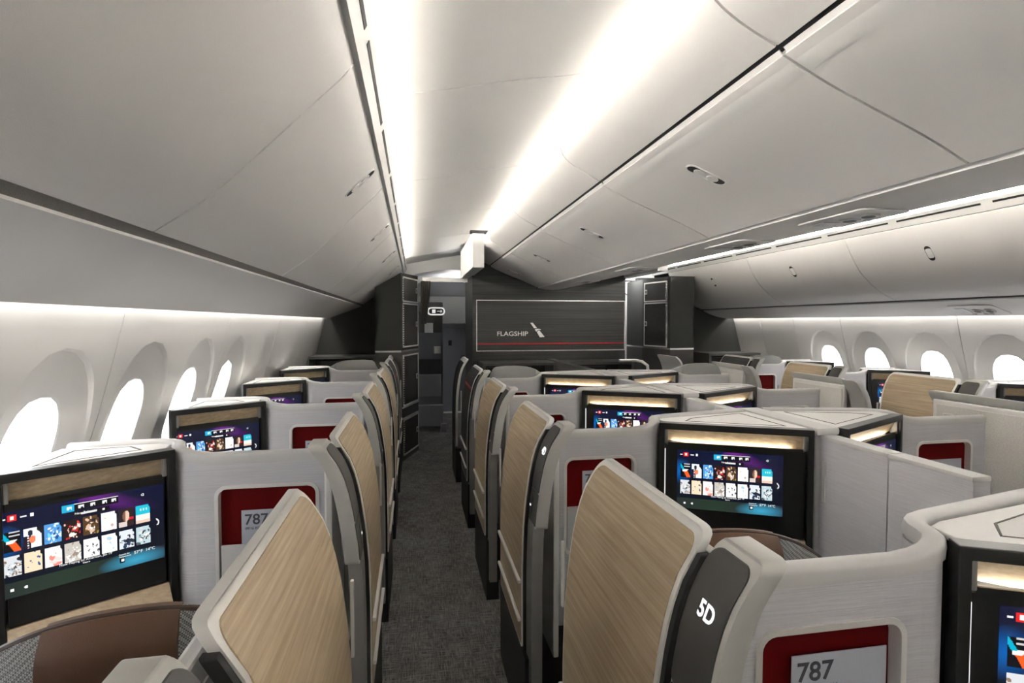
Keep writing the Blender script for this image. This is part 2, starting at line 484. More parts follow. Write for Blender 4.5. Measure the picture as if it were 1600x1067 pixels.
def bins():
    # left outboard
    js = [1.48 + 1.30 * k for k in range(-3, 5)] + [6.98]
    near = 0
    for k, (a, b) in enumerate(zip(js, js[1:])):
        y0, y1 = a + .0042, b - .0042
        vis = b > 0
        r = empty('overhead_bin', (-.6, (a + b) / 2, 1.7))
        loc = Vector((-.6, (a + b) / 2, 1.7))
        D = zc(LB)
        build('bin_door', shiftv(yext(thick(D, -.018), y0, y1), loc), PL_BIN, r, smooth=True)
        body = offs(LB, -.03) + [(-1.25, .30), (-1.25, .66)]
        build('bin_body', shiftv(yext(zc(body), a + .0005, b - .0005), loc), SEAM, r)
        lr = empty_latch(r)
        latch_at(r, LB, -.225, (2.39 + 1.30 * (k - 3)) if k >= 3 else a + .35, 'long', loc)
        lab = 'left outboard overhead bin with oval latch, %s' % ('behind the camera' if not vis else ORD[near] + ' bin of that row')
        if vis: near += 1
        tag(r, lab, 'overhead bin', 'left outboard bins')
        lr
    # right outboard
    js = [3.80 + 1.30 * k for k in range(-5, 2)] + [6.85]; near = 0
    for k, (a, b) in enumerate(zip(js, js[1:])):
        y0, y1 = a + .0042, b - .0042
        loc = Vector((3.8, (a + b) / 2, 1.7)); vis = b > 1.3
        r = empty('overhead_bin', loc)
        build('bin_door', shiftv(yext(thick(zc(RB), .018), y0, y1), loc), PL_BIN, r, smooth=True)
        body = offs(RB, .03) + [(4.45, .30), (4.45, .62)]
        build('bin_body', shiftv(yext(zc(body), a + .0005, b - .0005), loc), SEAM, r)
        latch_at(r, RB, 3.45, 3.16 + 1.36 * (k - 4), 'short', loc)
        tag(r, 'right outboard overhead bin above the right windows, %s' % (ORD[near] + ' in view' if vis else 'out of view'), 'overhead bin', 'right outboard bins')
        if vis: near += 1
    # centre, both faces
    js = [1.215 + 1.29 * k for k in range(-3, 5)] + [6.38]
    js = [j for j in js if j <= 6.38]; js[-1] = 6.38
    for mir in (0, 1):
        near = 0
        for k, (a, b) in enumerate(zip(js, js[1:])):
            y0, y1 = a + .0042, b - .0042
            g = mirX if mir else (lambda P: P); s = -1 if mir else 1
            loc = Vector((1.2 if not mir else 2.04, (a + b) / 2, 2.1)); vis = b > 0
            r = empty('overhead_bin', loc)
            build('bin_top_panel', shiftv(yext(thick(zc(g(CT)), .018 * s), y0, y1), loc), PL_BIN, r, smooth=True)
            build('bin_door', shiftv(yext(thick(zc(g(CD)), .018 * s), y0, y1), loc), PL_BIN, r, smooth=True)
            lip = catmull([(.885, .668), (.90, .655), (.93, .634), (.96, .620)], 4)
            build('door_lip', shiftv(yext(thick(zc(g(offs(lip, -.002))), .003 * s), y0 + .004, y1 - .004), loc), PL_WHITE, r, smooth=True)
            body = offs(g(CT), .035 * s) + offs(g(CD), .035 * s) + g([(1.60, .43), (1.60, .86)])
            build('bin_body', shiftv(yext(zc(body), a + .0005, b - .0005), loc), SEAM, r)
            latch_at(r, g(CD), 1.10 if not mir else 2 * XM - 1.10, 1.93 + 1.36 * (k - 3) if k >= 3 else (a + b) / 2, 'long', loc)
            side = 'facing the left aisle' if not mir else 'facing the right aisle'
            tag(r, 'centre overhead bin %s, %s' % (side, ORD[near] + ' to the camera' if vis else 'behind the camera'), 'overhead bin', 'centre bins ' + side)
            if vis: near += 1

def shiftv(vf, loc): return [(x - loc[0], y - loc[1], z - loc[2]) for x, y, z in vf[0]], vf[1]
def empty_latch(r): return None
def latch_at(r, P, xt, y, kind, loc):
    n0 = len(bpy.data.objects)
    latch(r, P, xt, y, 0, kind)
    o = [c for c in r.children if c.name.startswith('latch')][-1]
    for ob in [o] + list(o.children):
        ob.data.transform(Matrix.Translation(-loc))
bins()

def long_thing(name, vf, m, label, cat, smooth=True, loc=(0, 0, 0)):
    o = build(name, vf, m, smooth=smooth); return tag(o, label, cat)

# lower valance panels of the outboard bins, rubber strips, strips with air slots
tag(build('trim_3', yext(thick(zc(LB2), -.02), Y0C, 7.0), PL_BIN, smooth=True), kind='structure')
tag(build('trim_4', yext(thick(zc(RB2), .02), Y0C, 6.85), PL_BIN, smooth=True), kind='structure')
RUB = mat('grey rubber strip', (.26, .25, .24), .8, bump=.5, scale=300, vary=.2)
tag(build('trim_5', yext(zc([(-.625, .232), (-.66, .207), (-.66, .25), (-.625, .27)]), Y0C, 7.0), RUB), kind='structure')
tag(build('trim_6', yext(zc([(3.84, .19), (3.875, .165), (3.875, .21), (3.84, .23)]), Y0C, 6.85), SEAM), kind='structure')
tag(build('trim_7', yext(thick(zc(CB), .02), Y0C, 6.38), PL_BIN, smooth=True), kind='structure')
PL_STRIP = mat('grille plastic', (.55, .54, .525), .5)
def airstrip(mir):
    f = (lambda x: x) if not mir else (lambda x: 2 * XM - x)
    z0, z1 = (.668, .735)
    x0, x1 = (-.135, -.100)
    o = empty('air_grille', (f(x0), 0, 2.25), 'slotted white air grille strip running above the %s outboard bins' % ('right' if mir else 'left'), 'air grille')
    loc = Vector((f(x0), 0, 2.25))
    build('grille_strip', shiftv(yext(zc([(f(x0), z0), (f(x1), z1), (f(x1 - .02), z1 + .01), (f(x0 - .02), z0)]), Y0C, 7.9), loc), PL_STRIP, o)
    V = []
    d = Vector((x1 - x0, z1 - z0)).normalized()
    k = -3.1
    parts = []
    while k < 6.8:
        p = lambda t, h: (f(x0 + (x1 - x0) * t + h * d.y), z0 + (z1 - z0) * t - h * d.x)
        parts.append(yext(zc([p(.55, .0015), p(.72, .0015), p(.72, -.002), p(.55, -.002)]), k, k + .58)); k += .65
    build('air_slot', shiftv(join(*parts), loc), BLACK_M, o)
airstrip(False); airstrip(True)

# passenger service units under the centre bins and right bins
def psu(x, y, z, tilt, label, group):
    loc = Vector((x, y, z)); r = empty('service_unit', loc, label, 'reading lights', group)
    build('unit_plate', prism([(a, b) for a, b in rrect(-.10, .10, -.17, .17, .03)], -.002, .004), PL_BIN, r)
    for q in (-.085, .0):
        def disc(rad, h0, h1, n=20): return prism([(rad * math.cos(6.2832 * i / n), q + rad * math.sin(6.2832 * i / n)) for i in range(n)], h0, h1)
        l = build('reading_light', join(shift(disc(.036, -.009, -.003), 0)), PL_GREY, r, smooth=False)
        build('lens', disc(.022, -.0105, -.0088), DARKP, l)
    for b in (-.06, -.02, .06): build('air_button', box(.055, .075, b, b + .02, -.008, -.003), PL_GREY, r)
    build('speaker_grille', box(-.06, .03, .06, .13, -.006, -.003), PL_GREY, r)
    r.rotation_euler = (0, tilt, 0)
for i, y in enumerate((.75, 1.79, 2.5, 3.8, 5.0)):
    psu(1.60, y, CAMZ + .385, 0, 'pair of round reading lights under the centre bins, %s of five' % ['nearest', 'second', 'third', 'fourth', 'farthest'][i], 'reading lights under centre bins')
psu(4.03, 3.30, CAMZ + .086, math.radians(19), 'pair of round reading lights under the right bins above the windows', 'reading lights under right bins')

# ------------------------------------------------------------------ lamps: coves, sidewall wash
def lamp_strip(name, x, y0, y1, z, w, rot, power, label, col=(1, .96, .90)):
    ld = bpy.data.lights.new(name, 'AREA'); ld.shape = 'RECTANGLE'; ld.size = w; ld.size_y = y1 - y0
    ld.energy = power; ld.color = col
    o = bpy.data.objects.new(name, ld); o.location = (x, (y0 + y1) / 2, z); o.rotation_euler = (0, rot, 0)
    COL.objects.link(o); return o
for mir in (0, 1):
    X = (lambda x: x) if not mir else (lambda x: 2 * XM - x); s = -1 if mir else 1
    lamp_strip('cove_lamp', X(1.03), -3.1, 6.3, CAMZ + 1.0, .09, s * math.radians(180 + 76), 60, '')
    lamp_strip('cove_lamp', X(-.145), -3.1, 6.9, CAMZ + .765, .03, s * math.radians(180 - 84), 46, '')
    lamp_strip('sidewall_lamp', X(-1.062), -3.1, 6.9, 1.695, .025, s * math.radians(12), 8.5, '')

# ------------------------------------------------------------------ forward end
bw = tag(build('wall_front', box(.67, 2.57, 6.4, 7.3, 0, 2.6), BULK), kind='structure')
o1 = [(.715, 1.225), (2.565, 1.225), (2.565, 1.835), (.715, 1.835)]; o2 = [(.725, 1.235), (2.555, 1.235), (2.555, 1.825), (.725, 1.825)]
build('panel_trim', ring(o1, o2, 6.392, 6.405), BRIGHT, bw)
STR = mat('red inlay', (.42, .01, .012), .4)
build('red_stripe', box(.73, 2.55, 6.394, 6.402, 1.305, 1.322), STR, bw)
LET = mat('brushed silver lettering', (.8, .8, .78), .35, metal=.3)
t = text_vf('FLAGSHIP', .105, bold=.0012)
xs = [p[0] for p in t[0]]; k = .375 / (max(xs) - min(xs))
build('lettering', ([(.965 + (x - min(xs)) * k, 6.397 + y, 1.408 + z * k * .86) for x, y, z in t[0]], t[1]), LET, bw)
build('emblem', shift(join(*emblem_vf(.18, .175)), 1.365, 6.394, 1.39), LET, bw)
tag(build('wall_front', join(box(.575, .69, 5.45, 6.9, 2.12, 2.46), box(2.55, 2.665, 5.45, 6.9, 2.12, 2.46)), PL_WHITE), kind='structure')
tag(build('trim_8', join(box(.55, .80, 5.42, 5.50, 2.46, 2.485)), BLACK_M), kind='structure')

def locker(mir):
    f = (lambda x: x) if not mir else (lambda x: 2 * XM - x)
    r = empty('stowage_closet', (f(-.3), 6.6, 0), ('tall charcoal closet with latched doors at the %s aisle front' % ('left' if not mir else 'right')), 'closet')
    loc = Vector((f(-.3), 6.6, 0))
    ft = [(-.43, 6.18), (-.15, 6.18), (.04, 6.75), (.04, 7.28), (-.43, 7.28)]
    if mir: ft = [(.20, 6.30), (-.12, 6.30), (-.15, 6.32), (-.15, 7.28), (.20, 7.28)]; ft = [(-.13, 6.18), (.18, 6.18), (.29, 6.75), (.29, 7.28), (-.13, 7.28)]
    up = [(f(x), y) for x, y in ft]
    build('upper_cabinet', shiftv(prism(up, 1.255, ([1.955, 2.12, 2.13, 2.13, 1.955] if not mir else [2.13, 2.13, 2.13, 2.13, 2.13])), loc), CHAR_L, r)
    build('lower_cabinet', shiftv(prism(up, .0, 1.235), loc), DARKP, r)
    build('mid_trim', shiftv(prism([(x, y - .004) for x, y in up], 1.235, 1.255), loc), BRIGHT, r)
    if not mir:
        a, b = Vector((-.15, 6.18)), Vector((.04, 6.75))
    else:
        a, b = Vector((f(.285), 6.72)), Vector((f(.185), 6.20))
    u = (b - a).normalized(); n = Vector((u.y, -u.x)); L_ = (b - a).length
    def fm(vf): return shiftv(frame_map((a.x, a.y), u, n, vf), loc)
    def door(s0, s1, z0, z1, latch_s, hinge_s):
        d = build('cabinet_door', fm(box(s0, s1, 0, .006, z0, z1)), DARKWOOD, r)
        fr_ = ring([(s0, z0), (s1, z0), (s1, z1), (s0, z1)], [(s0 + .016, z0 + .016), (s1 - .016, z0 + .016), (s1 - .016, z1 - .016), (s0 + .016, z1 - .016)], .0, .012)
        build('door_trim', fm(fr_), METAL, d)
        z = z0 + .03; pts = []
        while z < z1 - .03: pts.append(box(hinge_s - .009, hinge_s + .009, .006, .017, z, z + .013)); z += .026
        build('hinge', fm(join(*pts)), BRIGHT, d)
        zm = z0 + (z1 - z0) * .52
        build('latch', fm(join(box(latch_s - .022, latch_s + .022, .006, .013, zm - .03, zm + .03))), METAL, d)
        build('latch_key', fm(join(box(latch_s - .010, latch_s + .010, .012, .016, zm - .018, zm + .018))), DARKP, d)
    if not mir:
        s0, s1 = .05, L_ - .02
        for z0, z1 in ((1.80, 2.085), (1.285, 1.79), (.62, 1.20), (.06, .47)): door(s0, s1, z0, z1, s1 - .06, s0 + .008)
        build('band_trim', fm(join(box(s0 - .04, s1, 0, .012, .475, .49), box(s0 - .04, s1, 0, .012, .60, .615))), METAL, r)
    else:
        for z0, z1 in ((1.83, 2.08), (1.26, 1.82)): door(.02, .50, z0, z1, .06, .485)
locker(False); locker(True)
# slate end panels beside the closets
tag(build('wall_front', yext([(-.42, .0), (-1.25, 0), (-1.33, .6), (-1.29, .9), (-1.2, 1.25), (-1.1, 1.60), (-.9, 1.70), (-.4, 2.1)], 7.06, 7.12), CHAR_L), kind='structure')
tag(build('wall_front', yext([(3.40, .0), (4.45, 0), (4.55, .6), (4.53, .9), (4.44, 1.25), (4.33, 1.62), (4.1, 1.72), (3.40, 2.2)], 6.86, 6.92), CHAR_L), kind='structure')

# curtain rail, curtain, vestibule
long_thing('curtain_rail', box(.10, .72, 6.98, 7.04, 2.085, 2.135), METAL, 'grey metal rail across the left aisle doorway', 'rail', smooth=False)
V, F = [], []
n = 40
for z, sq in ((1.55, .55), (1.7, .7), (1.9, .9), (2.09, 1.0)):
    for i in range(n + 1):
        t = i / n
        V.append((.075 + .13 * t * sq, 6.93 + .05 * t + .022 * math.sin(t * 34), z))
for r_ in range(3):
    for i in range(n): a = r_ * (n + 1) + i; F.append([a, a + 1, a + n + 2, a + n + 1])
c_ = build('curtain', (V, F), mat('grey curtain cloth', (.085, .085, .08), .85), smooth=True); md = c_.modifiers.new('s', 'SOLIDIFY'); md.thickness = .003
tag(c_, 'dark pleated curtain gathered beside the left closet', 'curtain')
# exit / toilet sign
sg = empty('exit_sign', (.29, 7.5, 1.72), 'round-ended white lit sign with an arrow above the left aisle', 'sign')
build('sign_rim', ring(rrect(-.12, .12, -.055, .055, .054, 8), rrect(-.10, .10, -.037, .037, .036, 8), -.02, .02), SIGN_W, sg)
build('sign_face', yext(rrect(-.10, .10, -.037, .037, .036, 8), -.012, .012), BLACK, sg)
build('arrow', join(box(.01, .075, -.016, -.011, -.004, .004), yext([(.058, .022), (.084, 0), (.058, -.022), (.058, -.012), (.070, 0), (.058, .012)], -.016, -.011)), SIGN_W, sg)
build('pictogram', join(yext([(-.055, -.024), (-.01, -.024), (-.01, .024), (-.055, .024)], -.016, -.0115)), SIGN_W, sg)
# galley end with attendant seat
ga = empty('attendant_seat_unit', (.22, 7.9, 0), 'grey wall unit with folded attendant seat beyond the left aisle', 'wall unit')
def G(x0, x1, y0, y1, z0, z1): return box(x0 - .22, x1 - .22, y0 - 7.9, y1 - 7.9, z0, z1)
build('cabinet_body', G(-.1, .40, 7.95, 8.6, .1, 1.86), GREYDOOR, ga)
build('headrest_panel', G(.02, .39, 7.93, 7.95, 1.42, 1.72), DARKP, ga)
build('white_label', G(.14, .26, 7.915, 7.93, 1.42, 1.56), PL_GREY, ga)
build('handset', join(G(.27, .37, 7.88, 7.95, 1.12, 1.22)), METAL_D, ga, bevel=.01)
build('seat_back_panel', G(.05, .37, 7.9, 7.95, .82, 1.04), BLACK_M, ga)
build('seat_pan', G(.03, .38, 7.86, 7.95, .50, .82), mat('slate seat', (.13, .13, .135), .5), ga, bevel=.01)
build('base_foot', join(G(.03, .40, 7.82, 7.95, .08, .38), G(.36, .44, 7.78, 7.84, .0, .12)), mat('slate base', (.16, .16, .165), .5), ga, bevel=.008)
tag(build('wall_front', join(box(-1.6, 4.85, 9.5, 9.6, 0, 2.78)), mat('slate end wall', (.13, .132, .138), .5)), kind='structure')
d1 = tag(build('door_1', box(.36, 1.15, 9.46, 9.5, .0, 1.47), GREYDOOR), kind='structure')
build('door_handle', join(box(.80, .86, 9.43, 9.46, .80, 1.0)), DARKP, d1, bevel=.008)
build('viewport', prism([(.60 + .045 * math.cos(6.2832 * i / 16), 0) for i in range(0)] or [(.57, 9.44), (.63, 9.44), (.63, 9.46), (.57, 9.46)], 1.17, 1.26), BLACK, d1)
build('sill', box(.3, 1.2, 9.40, 9.5, -.0, .02), METAL, d1)
tag(build('trim_9', yext([(x, z) for x, z in [(-.2, 2.0), (1.2, 2.0), (1.2, 1.55), (-.2, 1.55)]], 9.2, 9.5), mat('dull header', (.20, .20, .195), .6)), kind='structure')
# curved vestibule ceiling
vc = [( -.4, 2.05)] + [(-.4 + .1 * i, 2.08 + .22 * math.sin(math.pi * i / 18)) for i in range(1, 18)] + [(1.4, 2.05), (1.4, 2.5), (-.4, 2.5)]
tag(build('ceiling', yext(vc, 7.62, 9.5), PL_CEIL, smooth=True), kind='structure')
ld = bpy.data.lights.new('vestibule_fill', 'AREA'); ld.size = .35; ld.size_y = .8; ld.shape = 'RECTANGLE'; ld.energy = 1.6  # added unseen fill, aimed up to brighten the curved ceiling
o = bpy.data.objects.new('vestibule_fill', ld); o.rotation_euler = (math.pi, 0, 0); o.location = (.7, 8.6, 2.02); COL.objects.link(o)
# right aisle: bright end strip
re_ = empty('galley_panel', (3.06, 7.4, 0), 'white panel with dark slot glimpsed at the right aisle end', 'panel')
build('panel_face', box(-.22, .35, 0, .04, 0, 2.35), PL_WHITE, re_)
build('panel_slot', join(box(-.15, .10, -.01, 0, 2.24, 2.26), box(-.12, .12, -.01, 0, 2.15, 2.17)), BLACK_M, re_)
build('hanging_strap', join(tube([(-.10, -.02, 1.98), (-.05, -.03, 1.95), (0, -.02, 1.88), (.03, -.02, 1.82)], .006)), BLACK_M, re_)
build('side_cover', box(.06, .3, -.10, 0, 1.45, 2.2), CHAR_L, re_)
ld = bpy.data.lights.new('galley_lamp', 'AREA'); ld.size = .25; ld.size_y = .3; ld.shape = 'RECTANGLE'; ld.energy = 4
o = bpy.data.objects.new('galley_lamp', ld); o.location = (2.85, 6.95, 2.3); COL.objects.link(o); o.rotation_euler = (math.radians(20), 0, 0)

# ------------------------------------------------------------------ the lit film menu shared by all screens
def display_mesh(W, H, nx=208, nz=124):
    rnd = random.Random(3)
    px = [[(0, 0, 0)] * nx for _ in range(nz)]
    def bg(u, v):  # v down 0..1
        r, g, b = .004, .006, .014
        a = max(0, 1 - abs((u - .55) * 1.8 - (v - .02) * 2.0) * 3.2) * max(0, 1 - v * 3.2)
        r += .16 * a * (u > .45); g += .015 * a; b += .22 * a
        b += .018 * max(0, 1 - v * 1.6); 
        c = max(0, 1 - math.hypot((u - .80) * 1.7, (v - .93) * 3.0) * 2.4)
        g += .35 * c; b += .55 * c; r += .03 * c
        if v > .82: g += .035 * (1 - abs(u - .35)); r += .018; b += .012
        l = max(0, 1 - math.hypot((u - .03) * 6, (v - .36) * 3.4) * 1.3)
        g += .12 * l; b += .45 * l
        return (r, g, b)
    for j in range(nz):
        for i in range(nx): px[j][i] = bg(i / nx, j / nz)
    def rect(u0, u1, v0, v1, col):
        for j in range(max(0, int(v0 * nz)), min(nz, int(v1 * nz))):
            for i in range(max(0, int(u0 * nx)), min(nx, int(u1 * nx))):
                c = col(((i / nx) - u0) / (u1 - u0), ((j / nz) - v0) / (v1 - v0)) if callable(col) else col
                if c is not None: px[j][i] = c
    W_ = (.95, .95, .95); K = (.004, .004, .006)
    # header
    rect(.03, .055, .075, .09, W_); rect(.065, .115, .045, .12, (.75, .02, .02)); rect(.08, .10, .06, .10, W_)
    rect(.13, .165, .075, .095, W_); rect(.185, .205, .06, .10, W_)
    rect(.36, .70, .055, .14, K); rect(.365, .70, .050, .058, W_); rect(.36, .43, .055, .14, (.02, .45, .72))
    for q in (.385, .455, .525, .597, .655):
        rect(q, q + .032, .075, .12, lambda a, b: W_ if (a < .3 or a > .7 or b < .4 or b > .75) else None)
    rect(.42, .64, .155, .21, K); rect(.47, .565, .175, .195, (.75, .75, .75)); rect(.60, .615, .175, .195, W_)
    rect(.83, .88, .05, .056, (.4, .4, .5)); rect(.845, .868, .075, .12, lambda a, b: W_ if (math.hypot(a - .45, b - .4) < .45 and math.hypot(a - .45, b - .4) > .22) or (a > .65 and b > .65) else None)
    def blot(base, spots, sharp=.5, seed=0):
        rr = random.Random(seed); pts = [(rr.gauss(.5, .26), rr.gauss(.58, .26), .03 + rr.random() ** 2 * .15, rr.choice(spots), .4 + rr.random() * 1.6, rr.random() * 1.4 - .7) for _ in range(46)]
        def f(a, b):
            if a > .84 and b < .16 - (a - .84) * -1 * .4 and b < a - .76: return K
            c = base(a, b) if callable(base) else base
            for x, y, r_, cc, el, sk in pts:
                if cc is not None and math.hypot((a - x) * el + (b - y) * sk, (b - y) * 1.1) < r_ * .7: c = cc
            return c
        return f
    def tail(a, b):
        if b < .42 and a < .42 and (a - .02) < b * .9 and a > b * .9 - .25: return (.0, .45, .65)
        if .40 < b < .55 and .15 < a < .75 - (b - .4) * 1.4: return W_
        if b >= .5 and a > .22 + (b - .5) * .8 and a < .66 + (b - .5) * .75: return (.95, .12, .02)
        if b < .30 and .3 < a < .9 and (int(b * 18) % 3 == 0): return (.6, .6, .6)
        return K
    def alpha(a, b):
        if math.hypot(a - .45, (b - .55)) < .18: return (1, .25, .12)
        if a < .38 and b > .35: return (.95, .9, .9) if (abs(a - .2) < .045 and int(b * 16) % 2) else (.02, .01, .02)
        if math.hypot(a - .33, b - .22) < .14: return (.02, .03, .05)
        if a > .72 and b < a - .6: return K
        return (.9, .92, .95)
    def face(a, b):
        if math.hypot((a - .42) * 1.3, b - .4) < .30: return (.85, .6, .45) if a > .38 else (.25, .12, .08)
        if .5 < b < .62 and a > .55: return (.7, .02, .03)
        if b > .7: return (.75, .65, .6) if a < .5 else (.04, .02, .02)
        return (.03, .02, .02)
    def beach(a, b):
        if a > .82 and b < a - .76: return K
        if b < .48: return (.02, .55, .70) if not (.15 < b < .3 and .25 < a < .75 and int(a * 30) % 2) else (.6, .9, .95)
        if b > .8: return (.85, .62, .5)
        return (.95, .90, .82)
    D_, R_, B_, W2 = (.02, .02, .03), (.8, .05, .04), (.05, .35, .8), (1, .97, .94)
    P = [tail, alpha, blot((.10, .35, .75), [(.7, .9, 1), (.02, .08, .3), (.2, .7, 1), W2], seed=2), blot((.02, .01, .01), [R_, (1, .6, .5), (.5, .03, .02), (1, .9, .8)], seed=3),
         blot((.10, .05, .02), [(.8, .55, .4), (.3, .25, .05), W2, (.5, .2, .1), D_], seed=4), blot(W2, [None, None, (1, .9, .86), (.7, .45, .4), None], seed=5), face, beach,
         blot((.75, .78, .8), [D_, (.1, .12, .12), W2, (.3, .2, .15), (.4, .5, .6)], seed=8), blot((1, .78, .55), [None, None, None, None, (.04, .12, .3)], seed=30),
         blot((1, .93, .9), [None, (.9, .3, .25), None, (1, .75, .7)], seed=10), blot((.62, .58, .52), [W2, (.35, .28, .22), (.8, .75, .7), W2], seed=11),
         blot(W2, [None, None, None, (.1, .12, .15)], seed=12), blot(W2, [None] * 7 + [(.5, .7, .8)], seed=13), blot((.8, .85, .9), [D_, D_, (.03, .06, .12), W2], seed=14),
         blot((.55, .7, .75), [D_, W2, (.1, .12, .14), (.8, .8, .78)], seed=15)]
    for k in range(16):
        c, r_ = k % 8, k // 8
        u0 = .035 + c * .111
        rect(u0, u0 + .096, .235 + r_ * .285, .235 + r_ * .285 + .235, P[k])
    rect(.942, .968, .455, .545, lambda a, b: W_ if abs(a - (.85 - abs(b - .5) * 1.3)) < .22 else None)
    rect(.0, .9, .815, .819, (.08, .10, .10))
    for q in (.05, .125): rect(q, q + .05, .855, .861, W_); rect(q + .012, q + .037, .885, .93, lambda a, b: W_ if math.hypot(a - .5, b - .5) < .45 else None)
    rect(.70, .735, .865, .93, K); rect(.707, .728, .88, .915, W_); rect(.70, .93, .855, .860, (.8, .8, .8))
    V, F, C = [], [], []
    for j in range(nz + 1):
        for i in range(nx + 1): V.append((W * i / nx, 0, H * (1 - j / nz)))
    for j in range(nz):
        for i in range(nx):
            a = j * (nx + 1) + i; F.append((a, a + nx + 1, a + nx + 2, a + 1)); C += [*px[j][i], 1] * 4
    me = bpy.data.meshes.new('display'); me.from_pydata(V, [], F)
    ca = me.color_attributes.new('Col', 'FLOAT_COLOR', 'CORNER'); ca.data.foreach_set('color', C)
    me.materials.append(SCREEN); me.update(); return me
DW, DH = .408, .248
DISP = display_mesh(DW, DH)
tx = join(shift(text_vf('New Releases', .0095, 'CENTER'), .202, 0, DH - .0455), shift(text_vf('Now Playing on American, Jan 19', .0095, 'CENTER'), .20, 0, DH - .192),
          shift(text_vf('Genre', .007, 'CENTER'), .20, 0, DH - .200), shift(text_vf('57\u00b0F  14\u00b0C', .013), .322, 0, DH - .2115),
          shift(text_vf('Outside Air', .006), .282, 0, DH - .2055), shift(text_vf('Temperature', .006), .282, 0, DH - .2125))
_t = build('screen_text', tx, UI_W); TXT = _t.data; bpy.data.objects.remove(_t)

# ------------------------------------------------------------------ suites
def tmesh(cache, key, maker):
    if key not in cache: cache[key] = maker()
    return cache[key]
MESHES = {}
def part(key, name, vf_fn, m, parent, smooth=False, bevel=0):
    """share mesh data between copies with the same key"""
    if key in MESHES:
        o = bpy.data.objects.new(name, MESHES[key]); o.parent = parent; COL.objects.link(o); return o
    o = build(name, vf_fn(), m, parent, smooth, bevel); MESHES[key] = o.data; return o

DP = [(.34, .0), (.5, .0), (.65, .0), (.80, .004), (.90, .012), (1.0, .026), (1.06, .038), (1.10, .050), (1.13, .062), (1.155, .076), (1.175, .090), (1.19, .101), (1.20, .110)]
def door_x(z):
    for (a, xa), (b, xb) in zip(DP, DP[1:]):
        if z <= b: return xa + (xb - xa) * (z - a) / (b - a)
    return DP[-1][1]
def door_sheet(s, y0, y1, z0, z1, r, off, th, nz=20):
    """curved slab following the door profile, rounded top corners"""
    V, F = [], []
    rb = r * .6
    zs = [z0 + rb * (1 - math.cos(math.pi / 2 * i / 4)) for i in range(4)] + [z0 + rb + (z1 - r - z0 - rb) * i / nz for i in range(nz + 1)] + [z1 - r + r * math.sin(math.pi / 2 * i / 6) for i in range(1, 7)]
    nz = len(zs) - 1
    def lim(z):
        t = max(0, z - (z1 - r)) ; c = r - math.sqrt(max(0, r * r - t * t)); 
        t2 = max(0, (z0 + r * .6) - z); c2 = r * .6 - math.sqrt(max(0, (r * .6) ** 2 - t2 * t2))
        return c + c2
    rows = []
    for z in zs:
        c = lim(z); x = door_x(z)
        rows.append([(s * (x - off), y0 + c, z), (s * (x - off), y1 - c, z), (s * (x - off + th), y1 - c, z), (s * (x - off + th), y0 + c, z)])
    for rw in rows: V += rw
    for i in range(nz):
        for j in range(4): F.append([i * 4 + j, i * 4 + (j + 1) % 4, (i + 1) * 4 + (j + 1) % 4, (i + 1) * 4 + j])
    F.append([0, 1, 2, 3]); F.append([nz * 4 + j for j in range(4)][::-1])
    return V, F

